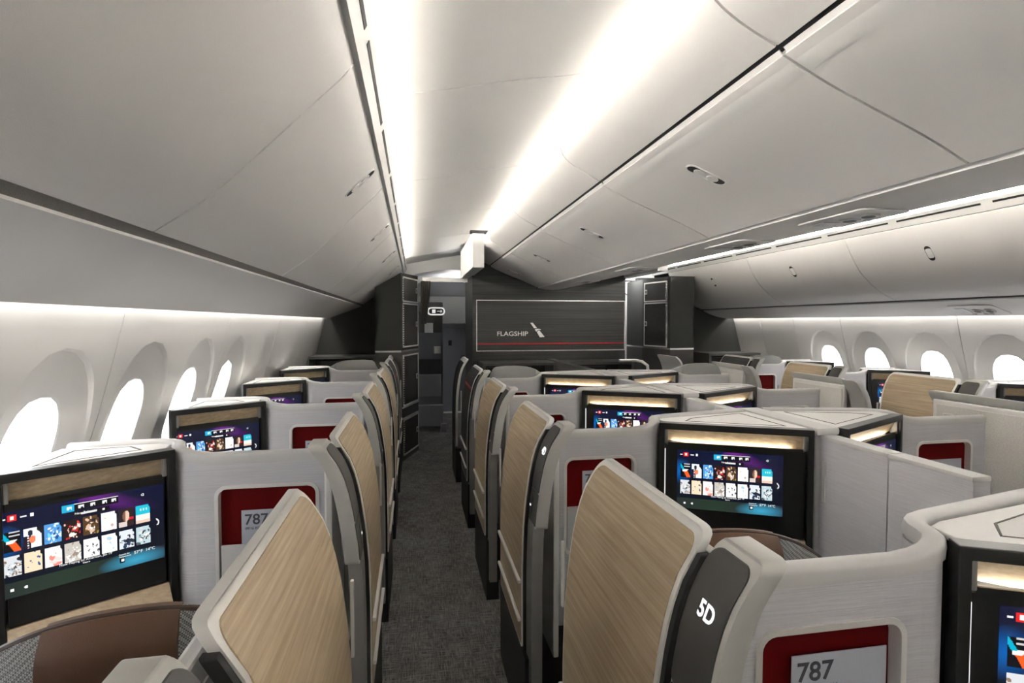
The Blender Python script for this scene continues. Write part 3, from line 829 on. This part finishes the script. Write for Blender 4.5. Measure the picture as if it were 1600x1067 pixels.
def suite(colname, X0, s, Y0, ri, w, back, dark, hump, dext, rowtxt, coltxt, seatno=None, lit=False, card_text=True, pdy=0., sdy=0.):
    key = (colname,)
    sx = lambda x: s * x
    def mp(P): return [(s * x, y) for x, y in P]
    base = (X0, Y0, 0)
    where = '%s %s column' % (rowtxt, coltxt)
    wv = .02 if w > 1.1 else .045
    # ---- shell
    sh = empty('privacy_shell', base, ('grey fabric suite shell with %s, %s' % ('grey felt crown' if hump else 'red-lined pocket', where)), 'suite shell', coltxt + ' shells')
    plx0, plx1 = .11, .55 + wv
    hx0, hx1 = (.22, .53) if w > 1.1 else (.195, .53)
    yF = .045
    hz0, hz1 = .60, 1.005
    def plate():
        per_o, per_i = [], rrect(hx0, hx1, hz0, hz1, .035, 5)
        cx, cz = (hx0 + hx1) / 2, (hz0 + hz1) / 2
        for x, z in per_i:
            dx, dz = x - cx, z - cz
            t = min(((plx1 - cx) / dx) if dx > 1e-6 else 9, ((plx0 - cx) / dx) if dx < -1e-6 else 9, ((1.095 - cz) / dz) if dz > 1e-6 else 9, ((.30 - cz) / dz) if dz < -1e-6 else 9)
            per_o.append((cx + dx * t, cz + dz * t))
        # snap nearest points to the four corners
        for c in ((plx0, .30), (plx1, .30), (plx0, 1.095), (plx1, 1.095)):
            k = min(range(len(per_o)), key=lambda i: (per_o[i][0] - c[0]) ** 2 + (per_o[i][1] - c[1]) ** 2); per_o[k] = c
        v, f = ring(per_o, per_i, yF, yF + .03)
        return [(s * x, y, z) for x, y, z in v], f
    def curve_wall():
        P = [(x + wv, y) for x, y in [(.55, yF), (.575, .043), (.600, .050), (.618, .066), (.627, .09), (.632, .115), (.643, .14), (.662, .158), (.69, .168)]] + [(w, back)]
        P = mp(P)
        prof = [(-.0, 0), (0, .80), (.03 * (-1), .80), (-.03, 0)]
        path = [(x, y, .30) for x, y in P]
        prof = [(0 * s, 0), (0 * s, .81), (-.03 * s, .81), (-.03 * s, 0)]
        return sweep(path, prof)
    part(key + ('plate',), 'shell_panel', lambda: join(plate(), curve_wall()), LINK, sh, smooth=True)
    def cap():
        P = [(.115, .05), (.20, .05), (.30, .05), (.40, .05)] + [(x + wv, y) for x, y in [(.50, .05), (.55, .049), (.58, .05), (.605, .058), (.623, .075), (.632, .10), (.64, .125), (.653, .145), (.675, .160), (.71, .172)]]
        P += [(.71 + wv + (w - .71 - wv) * t, .172 + (back - .172) * t) for t in (.33, .66, 1)]
        acc = 0; path = []
        for i, (x, y) in enumerate(P):
            if i: acc += math.hypot(x - P[i - 1][0], y - P[i - 1][1])
            t = min(1, max(0, (acc - .385 - wv) / .16)); t = t * t * (3 - 2 * t)
            path.append((s * x, y, 1.085 + .03 * t))
        pr = [(.007, 0), (.009, .024), (.005, .032), (-.003, .036), (-.024, .036), (-.032, .031), (-.035, .018), (-.034, 0)]
        return sweep(path, [(a * s, b) for a, b in pr])
    part(key + ('cap',), 'cap_rail', cap, PL_GREY, sh, smooth=True)
    part(key + ('pf',), 'pocket_frame', lambda: (lambda v: ([(s * x, y, z) for x, y, z in v[0]], v[1]))(ring(rrect(hx0 - .004, hx1 + .004, hz0 - .004, hz1 + .004, .038, 5), rrect(hx0 + .008, hx1 - .008, hz0 + .008, hz1 - .008, .028, 5), yF - .004, yF + .028)), METAL, sh, smooth=True)
    part(key + ('pr',), 'pocket_lining', lambda: box(sx(hx0), sx(hx1), yF + .026, yF + .030, hz0, hz1), RED, sh)
    part(key + ('pp',), 'pocket_front', lambda: box(sx(hx0 + .012), sx(hx1 - .012), yF + .002, yF + .008, hz0 + .012, .80), PL_GREY, sh, bevel=.003)
    part(key + ('bp',), 'back_panel', lambda: box(sx(.20), sx(.56), yF + .031, yF + .042, .30, 1.09), PL_GREY, sh)
    part(key + ('kb',), 'shell_base', lambda: join(prism(mp([(.06, .02), (.6, .02), (.6, .10), (w, back - .02), (w, back + .06), (.06, .16)]), 0, .30)), BLACK_M, sh)
    if hump:
        def hp():
            zz = [(.205, 1.115), (.235, 1.185), (.262, 1.205), (.33, 1.212), (.44, 1.212), (.52, 1.205), (.585, 1.185), (.63, 1.16), (.67, 1.135)]
            V, F = [], []
            for x, zt in zz:
                y = yF + (0 if x < .6 else (x - .6) * 1.5)
                V += [(s * x, y, 1.10), (s * x, y, zt - .02), (s * x, y + .012, zt), (s * x, y + .06, zt), (s * x, y + .10, zt - .02), (s * x, y + .10, 1.10)]
            for i in range(len(zz) - 1):
                for j in range(6): F.append([i * 6 + j, i * 6 + (j + 1) % 6, (i + 1) * 6 + (j + 1) % 6, (i + 1) * 6 + j])
            F.append([0, 1, 2, 3, 4, 5]); F.append([(len(zz) - 1) * 6 + j for j in range(6)][::-1])
            return V, F
        part(key + ('hump',), 'felt_crown', hp, HUMP, sh, smooth=True)
    # post at the aisle end, in line with the door
    py0, py1 = -.285 + pdy, -.165 + pdy
    kp = (s, round(pdy, 3))
    part(kp + ('pu',), 'post_head', lambda: door_sheet(s, py0, py1, .84, 1.207, .022, -.016, .042), METAL_M, sh, smooth=True, bevel=.004)
    part(kp + ('pl',), 'post_leg', lambda: door_sheet(s, py0 + .03, py1, .12, .85, .01, -.014, .04), METAL_D, sh, smooth=True)
    sp = part(kp + ('sp',), 'sign_plate', lambda: door_sheet(s, py0 + .012, py1 - .002, .965, 1.192, .022, -.013, .02), DARKP, sh, smooth=True)
    part(kp + ('cp',), 'control_plate', lambda: door_sheet(s, py0 + .012, py1 - .002, .85, .961, .004, -.013, .02), DARKP, sh, smooth=True)
    part(kp + ('cb',), 'call_button', lambda: door_sheet(s, py1 - .05, py1 - .012, .875, .935, .01, -.0115, .01), BLACK, sh, smooth=True)
    part(kp + ('ci',), 'button_mark', lambda: door_sheet(s, py1 - .032, py1 - .018, .900, .906, .001, -.0105, .003), LED_S, sh)
    if seatno:
        tv = text_vf(seatno, .036, 'CENTER', bold=.0007)
        vv = []
        for x, y, z in tv[0]:
            zz = 1.095 + z
            vv.append((s * (door_x(zz) + .0125 + y), (py0 + py1) / 2 - s * x, zz))
        build('seat_number', (vv, tv[1]), LED_S, sp)
    # fixed inner side wall the door slides along, lined with linen
    k0, k1 = py1, dext[1] - .05
    kw = (s, round(k0, 3), round(k1, 3))
    part(kw + ('sw',), 'side_wall', lambda: join(box(sx(.118), sx(.140), k0, k1, .30, 1.165)), METAL, sh, bevel=.006)
    part(kw + ('sl',), 'side_lining', lambda: box(sx(.140), sx(.144), k0 + .02, k1 - .025, .34, 1.14), BEIGE, sh)
    part(kw + ('sc',), 'inner_catch', lambda: (lambda q: ([(s * (.1475 - y), x, z) for x, y, z in q[0]], q[1]))(ring(rrect(k1 - .12, k1 - .06, 1.03, 1.10, .006, 2), rrect(k1 - .114, k1 - .066, 1.036, 1.094, .004, 2), 0, .004)), METAL, sh)
    # ---- safety card, standing in the pocket
    if card_text:
        cd = empty('safety_card', (X0 + s * (hx0 + hx1) / 2, Y0 + yF + .014, .69 if s > 0 else .66), 'pale printed card standing in the red pocket, %s' % where, 'card', 'cards in the red pockets')
        cw = .205; ch = .255
        cx = .028 if s > 0 else .012
        bodyc = box(-cw / 2 + cx, cw / 2 + cx, -.001, .001, 0, ch)
        build('card_body', bodyc, CARD, cd) if ('card', s) not in MESHES else None
        if ('card', s) not in MESHES: MESHES[('card', s)] = cd.children[0].data
        else:
            o = bpy.data.objects.new('card_body', MESHES[('card', s)]); o.parent = cd; COL.objects.link(o)
        xl = -cw / 2 + cx
        part(('c787', s), 'card_number', lambda: shift(text_vf('787', .052, bold=.0006), xl + .010, -.002, ch - .050), INK, cd)
        part(('crev', s), 'card_revision', lambda: shift(text_vf('09/16 REVISION', .0125), xl + .012, -.002, ch - .068), INK, cd)
        part(('came', s), 'card_wordmark', lambda: shift(text_vf('American', .030), xl + .055, -.002, ch - .122), INK, cd)
        em = emblem_vf(.026, .040)
        part(('ce1', s), 'card_emblem', lambda: shift(em[0], cw / 2 + cx - .032, -.0025, ch - .120), INK_B, cd)
        part(('ce2', s), 'card_emblem', lambda: shift(em[2], cw / 2 + cx - .032, -.0025, ch - .120), INK_R, cd)
    # ---- door
    d0, d1 = dext
    dr = empty('suite_door', (X0, Y0 + (d0 + d1) / 2, 0), '%s sliding suite door with metal rim, %s' % ('charcoal' if dark else 'pale oak', where), 'suite door', coltxt + ' doors')
    yc = (d0 + d1) / 2; a0, a1 = d0 - yc, d1 - yc
    kd = (s, round(a1, 3), dark)
    part(kd + ('f',), 'door_frame', lambda: door_sheet(s, a0, a1, .34, 1.207, .035, .0, .018), METAL, dr, smooth=True)
    part(kd + ('w',), 'door_veneer', lambda: door_sheet(s, a0 + .013, a1 - .013, .35, 1.192, .028, .0022, .012), DARKWOOD if dark else WOOD, dr, smooth=True)
    part(kd + ('e',), 'edge_seal', lambda: door_sheet(s, a0 - .014, a0 + .004, .34, 1.17, .004, -.004, .02), BLACK_M, dr, smooth=True)
    part(kd + ('b',), 'kick_bar', lambda: join(*[box(sx(-.014), sx(-.002), a0 + .01, a1 - .005, z, z + .014) for z in (.585, .44)]), METAL, dr, bevel=.003)
    part(kd + ('h',), 'door_handle', lambda: box(sx(.004), sx(-.004), a1 - .004, a1 + .008, .80, .98), METAL, dr, bevel=.003)
    part(kd + ('s',), 'door_sill', lambda: join(box(sx(.0), sx(.07), a0 - .06, a1 + .0, 0, .335)), BLACK_M, dr)
    if dark: part(kd + ('r',), 'red_band', lambda: band(s, a0 + .022, a1 - .022), STR, dr)
    # ---- monitor console
    dd = .20
    mc = empty('monitor_console', base, 'black-framed monitor console showing a lit film menu, %s' % where, 'monitor', coltxt + ' monitors')
    F0 = Vector((s * (.628 + wv), .065)); F1 = Vector((s * w, -dd))
    if s > 0: o_, e_ = F0, F1
    else: o_, e_ = F1, F0
    L_ = (e_ - o_).length; u = (e_ - o_).normalized(); n_ = Vector((u.y, -u.x))   # n_ points to the viewer
    def fm(vf): return frame_map(o_, u, n_, vf)
    bk = [(s * .645, .02), (s * w, -dd + .01), (s * w, back - .03), (s * .70, .155), (s * .65, .12)]
    part(key + ('cbody',), 'console_body', lambda: prism(mp([(.648 + wv, .05), (w - .002, -dd + .03), (w - .002, back - .04), (.70 + wv, .150), (.655 + wv, .125)]), .31, 1.128), BLACK_M, mc)
    part(key + ('clid',), 'console_lid', lambda: prism(mp([(.645 + wv, .035), (w - .001, -dd + .012), (w - .001, back - .032), (.70 + wv, .148), (.655 + wv, .128)]), 1.128, 1.142), PL_LID, mc, bevel=.003)
    def lidinset():
        c = Vector((.5 * (.70 + w), .5 * (-.02 + back * .4)))
        P = [(.76, .055), (w - .06, -dd + .075), (w - .06, back - .07), (.82, .115)]
        return ring_flat(mp(P), 1.1405, 1.1432, .004)
    part(key + ('lin',), 'lid_seam', lidinset, SEAM, mc)
    o1 = [(0, .56), (L_, .56), (L_, 1.145), (0, 1.145)]; i1 = [(.022, .58), (L_ - .022, .58), (L_ - .022, 1.118), (.022, 1.118)]
    part(key + ('cf',), 'outer_frame', lambda: fm(join(ring(o1, i1, .0, .045))), BLACK, mc, bevel=.003)
    part(key + ('cw',), 'wood_header', lambda: fm(([(.024, .026, 1.116), (L_ - .024, .026, 1.116), (L_ - .024, .0, 1.058), (.024, .0, 1.058), (.024, -.01, 1.116), (L_ - .024, -.01, 1.116), (L_ - .024, -.01, 1.058), (.024, -.01, 1.058)],
         [[0, 1, 2, 3], [4, 5, 1, 0], [7, 6, 5, 4], [3, 2, 6, 7], [0, 3, 7, 4], [1, 5, 6, 2]])), WOODX, mc)
    part(key + ('ce',), 'header_end', lambda: fm(box(.022, .036, 0, .034, 1.056, 1.117)), METAL_D, mc, bevel=.004)
    part(key + ('ce2',), 'header_end', lambda: fm(box(L_ - .036, L_ - .022, 0, .034, 1.056, 1.117)), METAL_D, mc, bevel=.004)
    mn = part(key + ('mn',), 'monitor', lambda: fm(join(box(.030, L_ - .030, -.0, .026, .70, 1.050), box(.036, L_ - .036, .020, .026, 1.045, 1.062))), BLACK, mc)
    if lit and s > 0: part(key + ('ll',), 'light_line', lambda: fm(box(.023, .0265, .03, .036, .80, 1.035)), UI_W, mc)
    if lit: part(key + ('led',), 'light_strip', lambda: fm(box(.05, L_ - .08, .006, .014, 1.0505, 1.054)), LED, mc)
    part(key + ('ws',), 'wood_shelf', lambda: fm(([(.024, .03, .695), (L_ - .024, .03, .695), (L_ - .024, .095, .625), (.024, .095, .625), (.024, -.01, .695), (L_ - .024, -.01, .695), (L_ - .024, -.01, .60), (.024, -.01, .60), (.024, .095, .60), (L_ - .024, .095, .60)],
         [[0, 1, 2, 3], [4, 5, 1, 0], [7, 6, 5, 4], [3, 2, 9, 8], [8, 9, 6, 7], [0, 3, 8, 7, 4], [1, 5, 6, 9, 2]])), WOODX, mc)
    if not (dark and False):
        off = .074 if s > 0 else L_ - DW - .034
        p = o_ + u * off + n_ * .0285
        ang = math.atan2(u.y, u.x)
        dsp = bpy.data.objects.new('display', DISP); dsp.parent = mn; dsp.location = (p.x, p.y, .785); dsp.rotation_euler = (0, 0, ang); COL.objects.link(dsp)
        p2 = p + n_ * .001
        ts = bpy.data.objects.new('screen_text', TXT); ts.parent = mn; ts.location = (p2.x, p2.y, .785); ts.rotation_euler = (0, 0, ang); COL.objects.link(ts)
    # ---- seat
    st = empty('business_seat', (X0 + s * .37, Y0 + .24 + sdy, 0), 'grey woven seat with brown leather headrest band, %s' % where, 'seat', coltxt + ' seats')
    st.rotation_euler = (0, 0, -s * math.radians(12))
    def backshell(hw, x0, x1, out, top, zlo, t):
        V, F = [], []
        nx, nz = 18, 12
        for lay in (0, 1):
            for j in range(nz + 1):
                for i in range(nx + 1):
                    x = x0 + (x1 - x0) * i / nx
                    zt = top - .17 * abs(x / hw) ** 2.3
                    z = zlo + (zt - zlo) * j / nz
                    rim = (max(0, j / nz - .8) / .2) ** 2
                    y = .10 * (x / hw) ** 2 - out + .035 * rim
                    if lay: y = .10 * (x / hw) ** 2 + t - .02 * rim
                    V.append((x, y, z))
        K_ = (nx + 1) * (nz + 1)
        for j in range(nz):
            for i in range(nx):
                a_ = j * (nx + 1) + i; F.append([a_, a_ + 1, a_ + nx + 2, a_ + nx + 1]); F.append([K_ + a_, K_ + a_ + nx + 1, K_ + a_ + nx + 2, K_ + a_ + 1])
        for i in range(nx):
            F.append([i, K_ + i, K_ + i + 1, i + 1]); a_ = nz * (nx + 1) + i; F.append([a_, a_ + 1, K_ + a_ + 1, K_ + a_])
        for j in range(nz):
            a_ = j * (nx + 1); F.append([a_, a_ + nx + 1, K_ + a_ + nx + 1, K_ + a_]); a_ += nx; F.append([a_, K_ + a_, K_ + a_ + nx + 1, a_ + nx + 1])
        return V, F
    hw = .31
    part(('seat', 'bk'), 'backrest', lambda: backshell(hw, -hw, hw, .03, 1.062, .45, .05), WEAVE, st, smooth=True)
    part(('seat', 'hr'), 'headrest_band', lambda: backshell(hw, -.10, .10, .033, 1.0645, .80, .055), LEATHER, st, smooth=True)
    part(('seat', 'pi'), 'piping', lambda: tube([(hw * q / 14, .10 * (q / 14) ** 2 + .012, 1.062 - .17 * abs(q / 14) ** 2.3 + .0) for q in range(-14, 15)], .007, 8), LEATHER_D, st, smooth=True)
    part(('seat', 'cu'), 'seat_cushion', lambda: box(-.25, .25, .05, .55, .32, .45), WEAVE, st, smooth=True, bevel=.03)
    part(('seat', 'ba'), 'seat_base', lambda: box(-.22, .22, .02, .5, 0, .32), BLACK_M, st)
    part(('seat', 'ar'), 'armrest', lambda: join(box(.255, .30, .08, .42, .40, .60)), LEATHER, st, smooth=True, bevel=.015)

def ring_flat(P, z0, z1, wd):
    c = (sum(p[0] for p in P) / len(P), sum(p[1] for p in P) / len(P)); n = len(P)
    Q = []
    for x, y in P:
        d = math.hypot(x - c[0], y - c[1]); k = (d - wd * 1.6) / d; Q.append((c[0] + (x - c[0]) * k, c[1] + (y - c[1]) * k))
    V = [(x, y, z0) for x, y in P] + [(x, y, z0) for x, y in Q] + [(x, y, z1) for x, y in P] + [(x, y, z1) for x, y in Q]
    F = []
    for i in range(n):
        j = (i + 1) % n
        F += [[i, j, n + j, n + i], [2 * n + i, 3 * n + i, 3 * n + j, 2 * n + j], [i, 2 * n + i, 2 * n + j, j], [n + i, n + j, 3 * n + j, 3 * n + i]]
    return V, F
def ring_inner(s, a1):
    v, f = ring(rrect(a1 - .12, a1 - .06, 1.02, 1.10, .006, 2), rrect(a1 - .114, a1 - .066, 1.026, 1.094, .004, 2), 0, .004)
    return [(s * (door_x(z) + .026 + y), x, z) for x, y, z in v], f
def band(s, y0, y1):
    V = [];
    for z, yy in ((.985, y0), (.965, y1)):
        pass
    v = []
    for y, z in ((y0, 1.05), (y1, 1.05), (y1, 1.066), (y0, 1.066)):
        v.append((s * (door_x(z) - .004), y, z))
    for y, z in ((y0, 1.05), (y1, 1.05), (y1, 1.066), (y0, 1.066)):
        v.append((s * (door_x(z) + .004), y, z))
    return v, [[0, 1, 2, 3], [4, 5, 6, 7], [0, 1, 5, 4], [1, 2, 6, 5], [2, 3, 7, 6], [3, 0, 4, 7]]

ROWW = ['nearest of the', 'second of the', 'third of the', 'fourth of the', 'farthest of the']
AY = [.66, 1.95, 3.08, 4.19, 5.28]
DY = [.83, 2.12, 3.21, 4.30]
std = (-.15, .37)
for i, y in enumerate(AY):
    last = i == len(AY) - 1
    suite('A', -.145, -1, y, i, 1.035, .15, last, last, (.04, .61) if i == 0 else std, ROWW[i], 'left window', card_text=not last, sdy=.12 if i == 0 else 0, pdy=.16 if i == 0 else 0)
for i, y in enumerate(DY):
    last = i == len(DY) - 1
    rt = ROWW[4] if last else ROWW[i]
    suite('D', .39, 1, y, i, 1.175, .27, last, last, (.03, .57) if i == 0 else std, rt, 'centre left', seatno={0: '5D', 1: '4D'}.get(i), lit=True, card_text=not last, sdy=.10 if i == 0 else 0, pdy=.18 if i == 0 else 0)
    suite('H', 2 * XM - .39, -1, y, i, 1.175, .27, last, last, std, rt, 'centre right', lit=True, card_text=not last)
for i, y in enumerate(AY):
    last = i == len(AY) - 1
    suite('L', 3.35, 1, y, i, 1.035, .15, last, last, std, ROWW[i], 'right window', card_text=not last)

# centre divider between the two middle columns
for i, y in enumerate(DY):
    last = i == len(DY) - 1
    rt = (ROWW[4] if last else ROWW[i]).replace(' of the', '')
    r = empty('centre_divider', (XM, y, 0), 'grey privacy divider between the two centre columns, %s to the camera' % rt, 'divider', 'centre dividers')
    build('divider_post', box(-.05, .05, -.215, .30, 0, 1.118), PL_GREY, r, bevel=.006)
    build('divider_cap', box(-.052, .052, -.225, .31, 1.118, 1.150), PL_GREY, r, smooth=True, bevel=.012)
    y2 = -.82 if i else -.9
    for a, b in ((-.215, -.53), (-.535, y2)):
        build('divider_panel', box(-.03, .03, b, a, .1, 1.105), LINK, r)
        build('panel_rim', box(-.034, .034, b, a, 1.105, 1.122), PL_GREY, r, smooth=True, bevel=.005)
    build('divider_handle', box(-.036, -.03, -.25, -.235, .86, 1.02), METAL, r)

# ------------------------------------------------------------------ front row wings and bulkhead consoles
def wing(x, y, s, label):
    r = empty('suite_door', (x, y, 0), label, 'suite door')
    build('door_frame', door_sheet(s, -.25, .25, .34, 1.205, .05, 0, .022), METAL, r, smooth=True)
    build('door_veneer', door_sheet(s, -.228, .228, .35, 1.172, .035, .0025, .012), DARKWOOD, r, smooth=True)
    build('door_sill', box(0, s * .07, -.28, .25, 0, .335), BLACK_M, r)
wing(-.145, 6.02, -1, 'charcoal wing door standing before the left closet')
wing(.39, 5.58, 1, 'charcoal wing door before the bulkhead beside the left aisle')
wing(2 * XM - .39, 5.58, -1, 'charcoal wing door before the bulkhead beside the right aisle')
def bulk_console(x0, x1, y0, y1, z1, label):
    r = empty('bulkhead_console', ((x0 + x1) / 2, y0, 0), label, 'console')
    hw = (x1 - x0) / 2; d = y1 - y0
    build('console_frame', ring([(-hw, .5), (hw, .5), (hw, z1), (-hw, z1)], [(-hw + .03, .53), (hw - .03, .53), (hw - .03, z1 - .03), (-hw + .03, z1 - .03)], 0, d), HUMPD, r)
    build('console_back', box(-hw + .03, hw - .03, d - .02, d, .53, z1 - .03), BLACK_M, r)
    build('monitor', box(-hw + .10, hw - .2, d - .06, d - .02, .62, z1 - .08), BLACK, r)
    build('console_base', box(-hw, hw, 0, d, 0, .5), BLACK_M, r)
HUMPD = mat('dark grey console', (.07, .07, .066), .7)
bulk_console(.74, 1.57, 5.95, 6.39, 1.115, 'dark open console under the left half of the front panel')
bulk_console(1.67, 2.50, 5.95, 6.39, 1.115, 'dark open console under the right half of the front panel')
bulk_console(-1.24, -.46, 6.62, 7.05, 1.17, 'dark open console in the front left corner')
bulk_console(3.72, 4.45, 6.42, 6.85, 1.17, 'dark open console in the front right corner')
long_thing('console_divider', box(1.575, 1.665, 4.65, 6.39, 0, 1.13), HUMPD, 'dark divider between the two open consoles at the front', 'divider', smooth=False)
tb = long_thing('side_table', join(tube([(2.30, 5.9, 1.13), (2.5, 5.9, 1.13), (2.56, 5.86, 1.12), (2.60, 5.8, 1.08), (2.61, 5.78, .9), (2.61, 5.78, .02)], .018, 10)), METAL, 'bright bent metal arm beside the right front console', 'rail')

# ------------------------------------------------------------------ world and camera
wd = bpy.data.worlds.new('World'); S.world = wd; wd.use_nodes = True
wb = wd.node_tree.nodes['Background']; wb.inputs['Color'].default_value = (.93, .96, 1, 1); wb.inputs['Strength'].default_value = 2.2
f = 850.
yaw = math.atan2(800 - 648, f); pitch = math.atan2(533.5 - 503, math.hypot(f, 152))
cd_ = bpy.data.cameras.new('camera'); cam = bpy.data.objects.new('camera', cd_); COL.objects.link(cam)
cam.location = (0, 0, CAMZ); cd_.sensor_width = 36; cd_.lens = 36 * f / 1600; cd_.clip_start = .02
cam.rotation_euler = (math.pi / 2 - pitch, 0, -yaw)
S.camera = cam
S.view_settings.view_transform = 'Standard'; S.view_settings.look = 'None'; S.view_settings.gamma = 1
S.view_settings.use_curve_mapping = False; S.view_settings.exposure = 2.2
